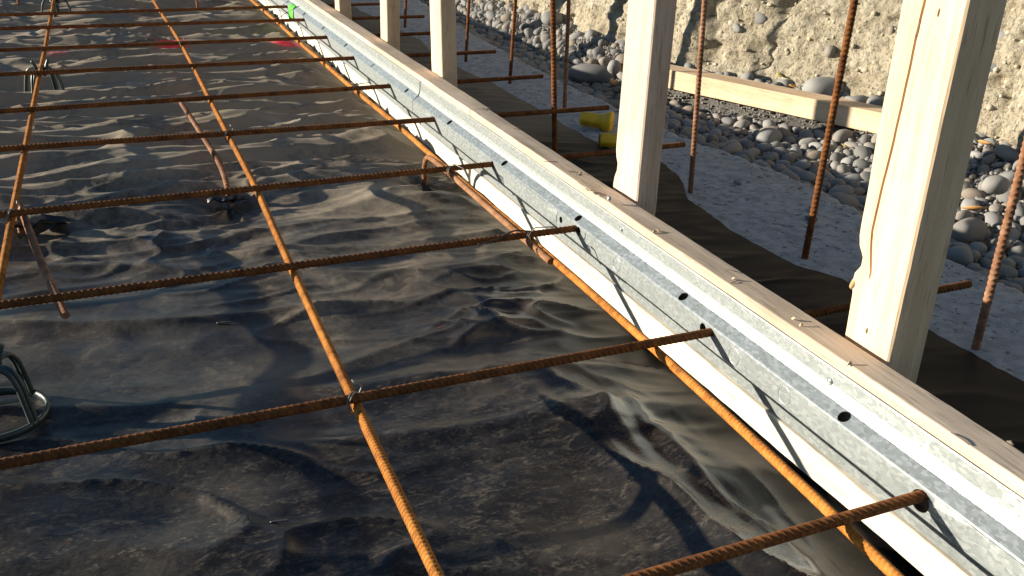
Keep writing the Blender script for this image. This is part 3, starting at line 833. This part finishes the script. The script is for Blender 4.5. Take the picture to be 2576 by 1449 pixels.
# grain pieces on the near peg
b = MB(); P0 = atx(2181, 832, .0572)
b.add([(P0[0] + .0008 - .0016 * math.exp(-(r/.0015)**2), P0[1] + r*.7*math.cos(t), P0[2] + r*1.6*math.sin(t)) for r in (.0, .0012, .0026) for t in np.linspace(0, 2*math.pi, 9)[:-1]],
      [(8+i, 8+(i+1) % 8, 16+(i+1) % 8, 16+i) for i in range(8)] + [tuple(8+i for i in range(8))])
knot = mesh_np('knot', *[(v, f) for v, f in [stone_proto(4.4, 3, .8)]][0], wood('knot_wood', 2, (.30, .19, .09), (.48, .34, .17), (.58, .44, .24), dirt=.4))
kp = atx(2152, 712, .062)
link('knot', knot, bpy.data.objects['timber_peg'], tuple(kp), (.3, .2, .4), (.006, .0042, .0085))
M_KNOT = plain('knot_dark', (.16, .085, .035), .8, 0, .4, 300)
for (u, v, sy, sz) in ((2181, 832, .0022, .0034), (2311, 72, .0022, .0070), (2362, 32, .0016, .0040)):
    kp = atx(u, v, .0582)
    link('knot', mesh_np('knot', *stone_proto(7.7, 2, .9), M_KNOT), bpy.data.objects['timber_peg'], tuple(kp), (0, 0, 0), (.0011, sy, sz))
# ------------------------------------------------------------------ lying timber on the gravel
TZ = -.100
tb = np.array([at(1688, 224, TZ), at(2210, 338, TZ)])
dv = tb[1] - tb[0]; dv /= np.linalg.norm(dv)
L0 = tb[0] - dv * .14; Lr = float(np.linalg.norm(tb[1] - tb[0])) + .28
pr_ = [(-.070, 0), (0, 0), (0, .048), (-.070, .048)]
me = board('timber_offcut', 0, Lr, pr_, M_POST, 21.0, step=.02)
M_LY = wood('sawn_pine_lying', 1, *PINE, dirt=.25); me.materials.clear(); me.materials.append(M_LY)
ang = math.atan2(dv[1], dv[0]) - math.pi / 2
# local +x must point away from the camera (towards the bank)
o = link('timber_offcut', me, None, (L0[0], L0[1], TZ), (0, 0, ang))
tag(o, 'long sawn timber lying on gravel under the bank, behind the near peg', 'timber')
for lx in ():
    pass

# ------------------------------------------------------------------ yellow caps, green tape
def cap(P, yaw, tilt, lab, s=1.0):
    root = bpy.data.objects.new('rebar_cap', None); COL.objects.link(root)
    root.location = P; root.rotation_euler = (0, tilt, yaw); tag(root, lab, 'safety cap', 'yellow bar safety caps')
    b = MB(); n = 32
    prof = [(.0, .0135), (.002, .0145), (.03, .0140), (.046, .0150), (.054, .0205), (.062, .0245), (.068, .0250), (.070, .0235), (.0705, .0)]
    V = []
    for x, r in prof:
        for k in range(n):
            t = 2*math.pi*k/n
            fl = 1 + (.10 if (k // 2) % 4 == 0 and .001 < x < .05 else 0)
            V.append((x, r*fl*math.cos(t), r*fl*math.sin(t)))
    F = [(i*n+k, (i+1)*n+k, (i+1)*n+(k+1) % n, i*n+(k+1) % n) for i in range(len(prof)-1) for k in range(n)]
    b.add(V, F)
    link('sleeve', b.mesh('sleeve', M_YELLOW), root)
    b = MB(); V = [(.0718 + .003*math.cos(r*1.5/.023*1.0) - .003, r*math.cos(t), r*math.sin(t)) for r in (.0235, .018, .010, .0001) for t in np.linspace(0, 2*math.pi, 25)[:-1]]
    b.add(V, [(i*24+k, (i+1)*24+k, (i+1)*24+(k+1) % 24, i*24+(k+1) % 24) for i in range(3) for k in range(24)])
    link('end_disc', b.mesh('end_disc', M_YELLOW), root)
    root.scale = (s, s, s)
    return root
A = at(1462, 297, -.084); Bp = at(1540, 306, -.084)
yaw = math.atan2(Bp[1] - A[1], Bp[0] - A[0])
cap(tuple(A), yaw, .05, 'yellow plastic safety cap lying on the concrete footing under a bar tip', float(np.linalg.norm(Bp - A)) / .070)
A = at(1508, 352, -.088)
cap(tuple(A), -.35, .05, 'yellow safety cap half hidden behind the greyish peg, below the other one', 1.0)

b = MB(); P0 = atx(733, 16, -.001); n = 9
for j in range(n):
    yy = P0[1] - .035 + .07 * j / (n - 1); rz = .002 * math.sin(j * 2.3)
    for (xx, zz) in ((.008, .013), (-.001, .0085), (-.003, .004), (-.0035, -.012 + rz), (-.004, -.028 + rz * 2 - .006 * (j > 5))):
        b.v.append((xx, yy, zz + .0008))
b.f = [(j*5+i, j*5+i+1, (j+1)*5+i+1, (j+1)*5+i) for j in range(n-1) for i in range(4)]
o = tag(link('green_tape', b.mesh('green_tape', M_GREEN)), 'bright green tape folded over the steel at a bar end, top of the picture', 'tape')
o.modifiers.new('thickness', 'SOLIDIFY').thickness = .0012

# ------------------------------------------------------------------ stones
protoHi = [stone_proto(3.1 * i + 1, 3, .50 + .05 * (i % 4)) for i in range(8)]
protoLo = [stone_proto(3.1 * i + 1, 2, .50 + .05 * (i % 4)) for i in range(8)]
protoXs = [stone_proto(2.3 * i + 1, 1, .62) for i in range(6)]
meHi = [mesh_np('stone', V, F, M_STONE) for V, F in protoHi]

def rotm(a, b_, c):
    return np.array(Matrix.Rotation(a, 3, 'Z') @ Matrix.Rotation(b_, 3, 'X') @ Matrix.Rotation(c, 3, 'Y'))
occ = []
# stones that can be told apart in the photo: (pixel centre, width px, label, proto, z-rot, tilt, squash)
BIG = [((1490, 190), 100, 'long dark oval stone in the shade at the edge of the footing', 1, -.55, .15, (1.25, .75, .95)),
       ((1932, 349), 76, 'smooth oval stone in front of the lying timber, largest in the shaded gravel there', 2, .3, .1, (1, .9, 1.1)),
       ((2070, 230), 100, 'large pale rounded stone behind the lying timber, left of the near peg', 3, -.3, .1, (1.1, .9, 1)),
       ((1336, 26), 40, 'brown rounded stone lying against the bank near the top edge', 4, .2, .3, (1, 1, 1.2)),
       ((1470, 38), 46, 'egg-shaped boulder standing upright against the bank at the top', 5, .5, 1.25, (1.25, .95, 1.4)),
       ((2501, 466), 72, 'large sunlit pale stone right of the near peg, topped with grit', 6, -.2, .1, (1, .9, 1.1)),
       ((2433, 585), 104, 'broad bluish stone in the shade right of the near peg', 7, .1, .1, (1.1, .85, 1)),
       ((2205, 265), 70, 'rough lumpy stone touching the lying timber beside the near peg', 0, .6, .2, (1, 1, 1.2)),
       ((2160, 255), 60, 'dark flat stone between the pale rounded stone and the near peg', 1, .2, .1, (1.1, .9, .8)),
       ((1572, 158), 66, 'half sunlit stone touching the left edge of the greyish peg', 2, .4, .3, (1, 1, 1.3)),
       ((1545, 170), 46, 'pale stone just left of the half sunlit one by the greyish peg', 3, .9, .3, (1, 1, 1.2)),
       ((1390, 50), 60, 'round grey stone in the sun at the foot of the bank, between two thin bars', 6, .4, .2, (1.1, 1, 1)),
       ((1905, 60), 0, '', 0, 0, 0, (1, 1, 1))]
for (u, v), w, lab, pi, rz, tl, sc in BIG:
    if not w: continue
    P = on_gravel(u, v + w * .18)
    dist = float(RW[2] @ (P - CAM)); r = w / 2 / FPX * dist
    o = link('stone', meHi[pi], None, (P[0], P[1], P[2] + r * .42 * (1 if tl < 1 else 2.0)), (tl, tl * .4, rz), (r * sc[0], r * sc[1], r * sc[2]))
    tag(o, lab, 'stone'); occ.append((P[0], P[1], r * 1.0))

cand = []
tries = 0
while tries < 46000:
    tries += 1
    y = random.uniform(-.2, 4.0); b_ = float(bank_base(y)); e = float(foot_edge(np.array(y)))
    x = random.uniform(e - .012, b_ + .05)
    t = (x - e) / (b_ - e)
    r = random.choice((.0045, .0055, .0065, .0075, .0085, .0105, .013, .017)) * random.uniform(.75, 1.25)
    if t > .7: r *= random.choice((.5, .6, .8, 1.0, 1.3))
    if t < .25 and random.random() < .35: r *= 1.4
    cand.append((r, x, y, t))
# a few passes: big ones first
cand.sort(key=lambda c: -c[0])
grid = {}
placed = []
def clash(x, y, r, k):
    gx, gy = int(x / .05), int(y / .05)
    for i in range(gx - 1, gx + 2):
        for j in range(gy - 1, gy + 2):
            for (a, b2, c) in grid.get((i, j), ()):
                if (a - x) ** 2 + (b2 - y) ** 2 < ((c + r) * k) ** 2: return True
    return False
for (x, y, r) in occ: grid.setdefault((int(x / .05), int(y / .05)), []).append((x, y, r))
LYN = np.array([-dv[1], dv[0]])
for r, x, y, t in cand:
    if clash(x, y, r, .74): continue
    q = np.array([x - L0[0], y - L0[1]]); al = q @ dv[:2]; ac = q @ np.array([dv[1], -dv[0]]) * -1
    acr = abs(q @ np.array([-dv[1], dv[0]]) - .035)
    if -.01 < al < Lr + .01 and acr < .036 + r * .75: continue
    grid.setdefault((int(x / .05), int(y / .05)), []).append((x, y, r))
    placed.append((r, x, y, t))
# biggest in the picture become single stones
def px(c):
    r, x, y, t = c
    q = RW @ (np.array([x, y, -.1]) - CAM)
    u, v = PW / 2 + FPX * q[0] / q[2], PH / 2 + FPX * q[1] / q[2]
    return (2 * r * FPX / q[2]) if (0 < u < PW and 0 < v < PH and q[2] > 0) else 0
placed.sort(key=lambda c: -px(c))
NS = 280
def stone_label(x, y, z, r, p):
    """says which stone: size, light and what it lies beside"""
    q = RW @ (np.array([x, y, z]) - CAM); u = PW / 2 + FPX * q[0] / q[2]; v = PH / 2 + FPX * q[1] / q[2]
    light = 'shaded' if .051 - .235 * (x - .049) > z else 'sunlit'
    size = 'big' if p > 52 else 'mid-sized' if p > 40 else 'small'
    qx = np.array([x - L0[0], y - L0[1]]); ac = qx @ np.array([-dv[1], dv[0]]); al = qx @ dv[:2]
    edge = 'close to the footing' if x < float(foot_edge(np.array(y))) + .07 else 'near the bank' if x > float(bank_base(y)) - .09 else 'in the gravel strip'
    if u > 2455: zone = 'right of the rightmost starter bar'
    elif u > 2240: zone = 'between the near peg and the rightmost starter bar'
    elif u > 2060: zone = 'between the near peg and the starter bar left of it'
    elif u > 1880: zone = 'between the two right middle starter bars, right half'
    elif u > 1750: zone = 'between the two right middle starter bars, left half'
    elif u > 1600: zone = 'right beside the greyish peg'
    elif u > 1430: zone = 'left of the greyish peg beyond the yellow caps'
    elif u > 1290: zone = 'among the thin starter bars left of the yellow caps'
    else: zone = 'beyond the farthest starter bars'
    if 0 < al < Lr and 1600 < u < 2240: edge = 'behind the lying timber' if ac > .03 else edge
    lab = '%s %s stone %s %s' % (size, light, edge, zone)
    lab = ' '.join(lab.replace(',', '').split()[:16])
    return lab, 'stone', lab + ' group'
SV, SF, nb = [], [], 0
for i, c in enumerate(placed):
    r, x, y, t = c
    z = float(grav_h(x, y)) + r * random.uniform(-.05, .32)
    a3 = (random.gauss(0, .35), random.gauss(0, .35), random.uniform(0, 6.28))
    el = random.uniform(.85, 1.3)
    if i < NS:
        o = link('stone', random.choice(meHi if px(c) > 40 else meHi), None, (x, y, z), a3, (r * el, r, r * random.uniform(.95, 1.3)))
        tag(o, *stone_label(x, y, z, r * el, px(c)))
    else:
        V, F = (protoLo if px(c) > 14 else protoXs)[random.randrange(6)]
        W_ = (V * np.array([r * el, r, r * 1.1])) @ rotm(a3[2], a3[0], a3[1]).T + np.array([x, y, z])
        SV.append(W_); SF.append(F + nb); nb += len(V)
# grit between and on the bank foot
for i in range(9000):
    y = random.uniform(-.1, 3.6); b_ = float(bank_base(y)); e = float(foot_edge(np.array(y)))
    x = random.uniform(e - .05, b_ + .03) if random.random() < .5 else b_ + .02 - abs(random.gauss(0, .09))
    if x < e - .05 or (x < e + .01 and random.random() < .6): continue
    r = random.uniform(.0022, .0055) * (1 if x > e else .45)
    V, F = protoXs[random.randrange(6)]
    W_ = (V * r) @ rotm(random.uniform(0, 6), random.uniform(0, 6), 0).T + np.array([x, y, (float(grav_h(x, y)) if x > e else -.102) + r * .3 + (random.uniform(0, .006) if x > e else 0)])
    SV.append(W_); SF.append(F + nb); nb += len(V)
o = link('pebbles', mesh_np('pebbles', np.vstack(SV), np.vstack(SF), M_STONE)); o['kind'] = 'stuff'
o['label'] = 'small grey pebbles and grit filling the strip between footing and bank'
GV, GF, ng = [], [], 0
for i in range(2000):
    y = random.uniform(-.1, 3.2); z = random.uniform(-.06, .40)
    r = random.choice((.0025, .0035, .004, .005, .0065, .009)) * random.uniform(.8, 1.3)
    V, F = protoXs[random.randrange(6)]
    W_ = (V * r) @ rotm(random.uniform(0, 6), random.uniform(0, 6), 0).T + np.array([float(bank_x(y, z)) + r * .35, y, z])
    GV.append(W_); GF.append(F + ng); ng += len(V)
o = link('bank_grit', mesh_np('bank_grit', np.vstack(GV), np.vstack(GF), stone_mat('clay_lump', (.36, .31, .22), (.44, .385, .28), (.48, .43, .33)))); o['kind'] = 'stuff'
o['label'] = 'crumbs of clay and small stones stuck in the face of the bank'
for (u, v, w, lab, pi, sq) in ((1856, 460, 26, 'small pale broken chip lying on the concrete footing', 4, .5), (2044, 528, 30, 'dark pebble on the concrete footing left of the near peg, upper one', 1, .6),
                           (2040, 553, 36, 'dark pebble on the concrete footing left of the near peg, lower one', 2, .6), (1470, 215, 20, 'small stone on the footing below the long dark stone', 3, .6)):
    P = at(u, v, -.102); r = w / 2 / FPX * float(RW[2] @ (P - CAM))
    tag(link('stone', meHi[pi], None, (P[0], P[1], -.102 + r * .25), (.1, .1, u * .7), (r, r * .8, r * sq)), lab, 'stone')
# stones set in the bank
for (u, v, w, lab, pi) in ((2240, 80, 44, 'brown angular stone stuck in the bank left of the near peg', 4), (2515, 88, 46, 'grey stone stuck in the bank right of the near peg, upper one', 1),
                           (2498, 172, 40, 'grey stone stuck in the bank right of the near peg, lower one', 2), (2085, 128, 46, 'flat pale stone pressed into the foot of the bank', 6),
                           (1905, 45, 56, 'rounded lump of stone standing out of the bank right of the greyish peg', 3), (1850, 70, 36, 'small stone in the bank beside the long vertical hollow', 5)):
    P = on_bank(u, v); r = w / 2 / FPX * float(RW[2] @ (P - CAM))
    tag(link('stone', meHi[pi], None, (P[0] + r * .25, P[1], P[2]), (1.2, .3, random.uniform(0, 6)), (r, r * .8, r)), lab, 'stone')

# ------------------------------------------------------------------ leaves, weed, bits
def leaf(P, s, rot, mat, lab):
    b = MB(); n = 7
    for i in range(n):
        t = i / (n - 1); w = .42 * math.sin(math.pi * min(1, t * 1.02 + .02)) ** .8
        zc = .25 * (t - .5) ** 2 + .04
        b.v += [(t - .5, -w * .6, zc + .16 * w), (t - .5, 0, zc), (t - .5, w * .6, zc + .22 * w)]
    b.f = [(i*3+j, i*3+j+1, (i+1)*3+j+1, (i+1)*3+j) for i in range(n-1) for j in range(2)]
    me = b.mesh('dry_leaf', mat)
    o = link('dry_leaf', me, None, tuple(P), rot, (s, s, s)); o.modifiers.new('thickness', 'SOLIDIFY').thickness = .02
    return tag(o, lab, 'leaf', 'fallen dry leaves on the gravel')
for (u, v, s, rot, mt, lab) in ((1540, 222, .040, (.9, .3, .5), M_LEAF, 'orange leaf at the edge of the footing below the long dark stone'),
                                (1858, 136, .036, (.4, .2, 2.0), M_LEAF, 'curled orange leaf at the foot of the bank beside a thin bar'),
                                (1866, 199, .040, (.9, -.6, 2.4), M_LEAF, 'brown leaf standing against the back of the lying timber, left part'),
                                (2003, 236, .045, (.2, .1, -.6), M_LEAF, 'reddish brown leaf on the back edge of the lying timber by the pale stone'),
                                (1975, 212, .085, (.15, .1, .3), M_LEAFY, 'large pale curled leaf left of the pale rounded stone'),
                                (2147, 210, .040, (.9, .5, .9), M_LEAF, 'small orange leaf under the bank left of the near peg'),
                                (2122, 388, .045, (.3, .2, .8), M_LEAFY, 'yellowish leaf in the shaded gravel left of the near peg'),
                                (2445, 548, .045, (.5, .2, 2.2), M_LEAF, 'brown leaf in the shaded gravel right of the near peg'),
                                (1500, 82, .06, (.2, .1, .2), M_LEAF, 'ochre leaf beside the standing boulder near the top'),
                                (2470, 382, .05, (.3, .2, 1.2), M_LEAF, 'dark brown leaf under the bank right of the near peg')):
    P = on_gravel(u, v); P[2] += .014
    leaf(P, s, rot, mt, lab)
P = on_gravel(1728, 132)
root = bpy.data.objects.new('weed', None); COL.objects.link(root); root.location = tuple(P)
tag(root, 'small green weed growing among stones at the foot of the bank', 'weed')
for k in range(11):
    b = MB(); a = k * 2.4; L = random.uniform(.02, .038)
    pts = [(0, 0, 0), (math.cos(a)*L*.3, math.sin(a)*L*.3, L*.6), (math.cos(a)*L*.8, math.sin(a)*L*.8, L*.75)]
    c = curve_pts(pts, 4)
    for i, p in enumerate(c):
        w = .0035 * math.sin(math.pi * (i + .6) / (len(c) + .2)); b.v += [(p[0]-math.sin(a)*w, p[1]+math.cos(a)*w, p[2]), (p[0]+math.sin(a)*w, p[1]-math.cos(a)*w, p[2])]
    b.f = [(i*2, i*2+1, i*2+3, i*2+2) for i in range(len(c)-1)]
    link('leaf', b.mesh('leaf', M_WEED), root)

def bit(name, P, pts, r, mat, lab, cat, grp):
    b = MB(); b.tube(curve_pts([np.array(P) + np.array(q) for q in pts], 5), r, 5)
    return tag(link(name, b.mesh(name, mat)), lab, cat, grp)
for i, (u, v) in enumerate(((1440, 433), (1448, 437), (1500, 486), (1512, 492), (1838, 682), (1846, 712), (2416, 1105), (1385, 408), (1216, 275), (1300, 326))):
    P = at(u, v, .0494)
    a = i * 1.3; L = random.uniform(.005, .010)
    bit('twig', P, [(-L*math.cos(a), -L*math.sin(a), .0008), (0, 0, .0012), (L*math.cos(a+.1), L*math.sin(a+.1), .0008)], .0004, M_TWIG, 'thin dark twig scrap lying on the top edge of the form board', 'twig', 'dark twig scraps on the form board')
for i, (u, v) in enumerate(((1460, 437), (1476, 480), (1488, 487), (1645, 586), (1655, 583), (1844, 704), (2015, 820), (2540, 1118), (1995, 805), (2135, 918))):
    P = at(u, v, .0494); a = i * 2.1; L = random.uniform(.002, .0045)
    b = MB(); b.add([(P[0]+x*math.cos(a)-y*math.sin(a), P[1]+x*math.sin(a)+y*math.cos(a), P[2]+z) for x, y, z in ((-L,-.0014,.0002),(L,-.001,.0012),(L*.8,.0016,.003),(-L*.7,.0012,.0006),(0,0,.0035))], [(0,1,4),(1,2,4),(2,3,4),(3,0,4),(3,2,1,0)])
    tag(link('wood_chip', b.mesh('wood_chip', M_SHAVE, False)), 'pale splintered wood chip lying on the top edge of the form board', 'wood chip', 'pale wood chips on the form board')
# rag scraps of torn sheet round the bent bar
for i, (u, v, lab) in enumerate(((560, 512, 'torn black scrap of sheet at the foot of the bent bar'), (590, 512, 'torn black scrap right of the bent bar foot'), (95, 570, 'torn black flap of sheet behind the left hooked bar'))):
    P = at(u, v, -.066); s = (.022, .018, .038)[i]
    b = MB(); n = 6
    for j in range(n):
        for k in range(n):
            x, y = (j/(n-1)-.5)*2*s, (k/(n-1)-.5)*1.1*s
            b.v.append((P[0]+x, P[1]+y, P[2]+.006+.35*s*(math.sin(j*1.7+i)+math.cos(k*1.9))*.35+.1*s*(j % 2)))
    b.f = [(j*n+k, (j+1)*n+k, (j+1)*n+k+1, j*n+k+1) for j in range(n-1) for k in range(n-1)]
    o = tag(link('sheet_scrap', b.mesh('sheet_scrap', plain('black_scrap_%d' % i, (.014, .014, .016), .35))), lab, 'plastic scrap')
    o.modifiers.new('thickness', 'SOLIDIFY').thickness = .0008
for i, (u, v) in enumerate(((372, 403), (525, 508), (1270, 712), (560, 800), (640, 1060), (700, 1290))):
    P = at(u, v, -.062)
    P[2] = float(film_h(np.array(P[0]), np.array(P[1]))) + .0012
    bit('nail', P, [(-.007, .001, 0), (0, 0, .0004), (.008, -.002, .0008)], .0009, M_WIRE, 'shiny wire nail lying loose on the black sheet', 'nail', 'loose nails on the black sheet')
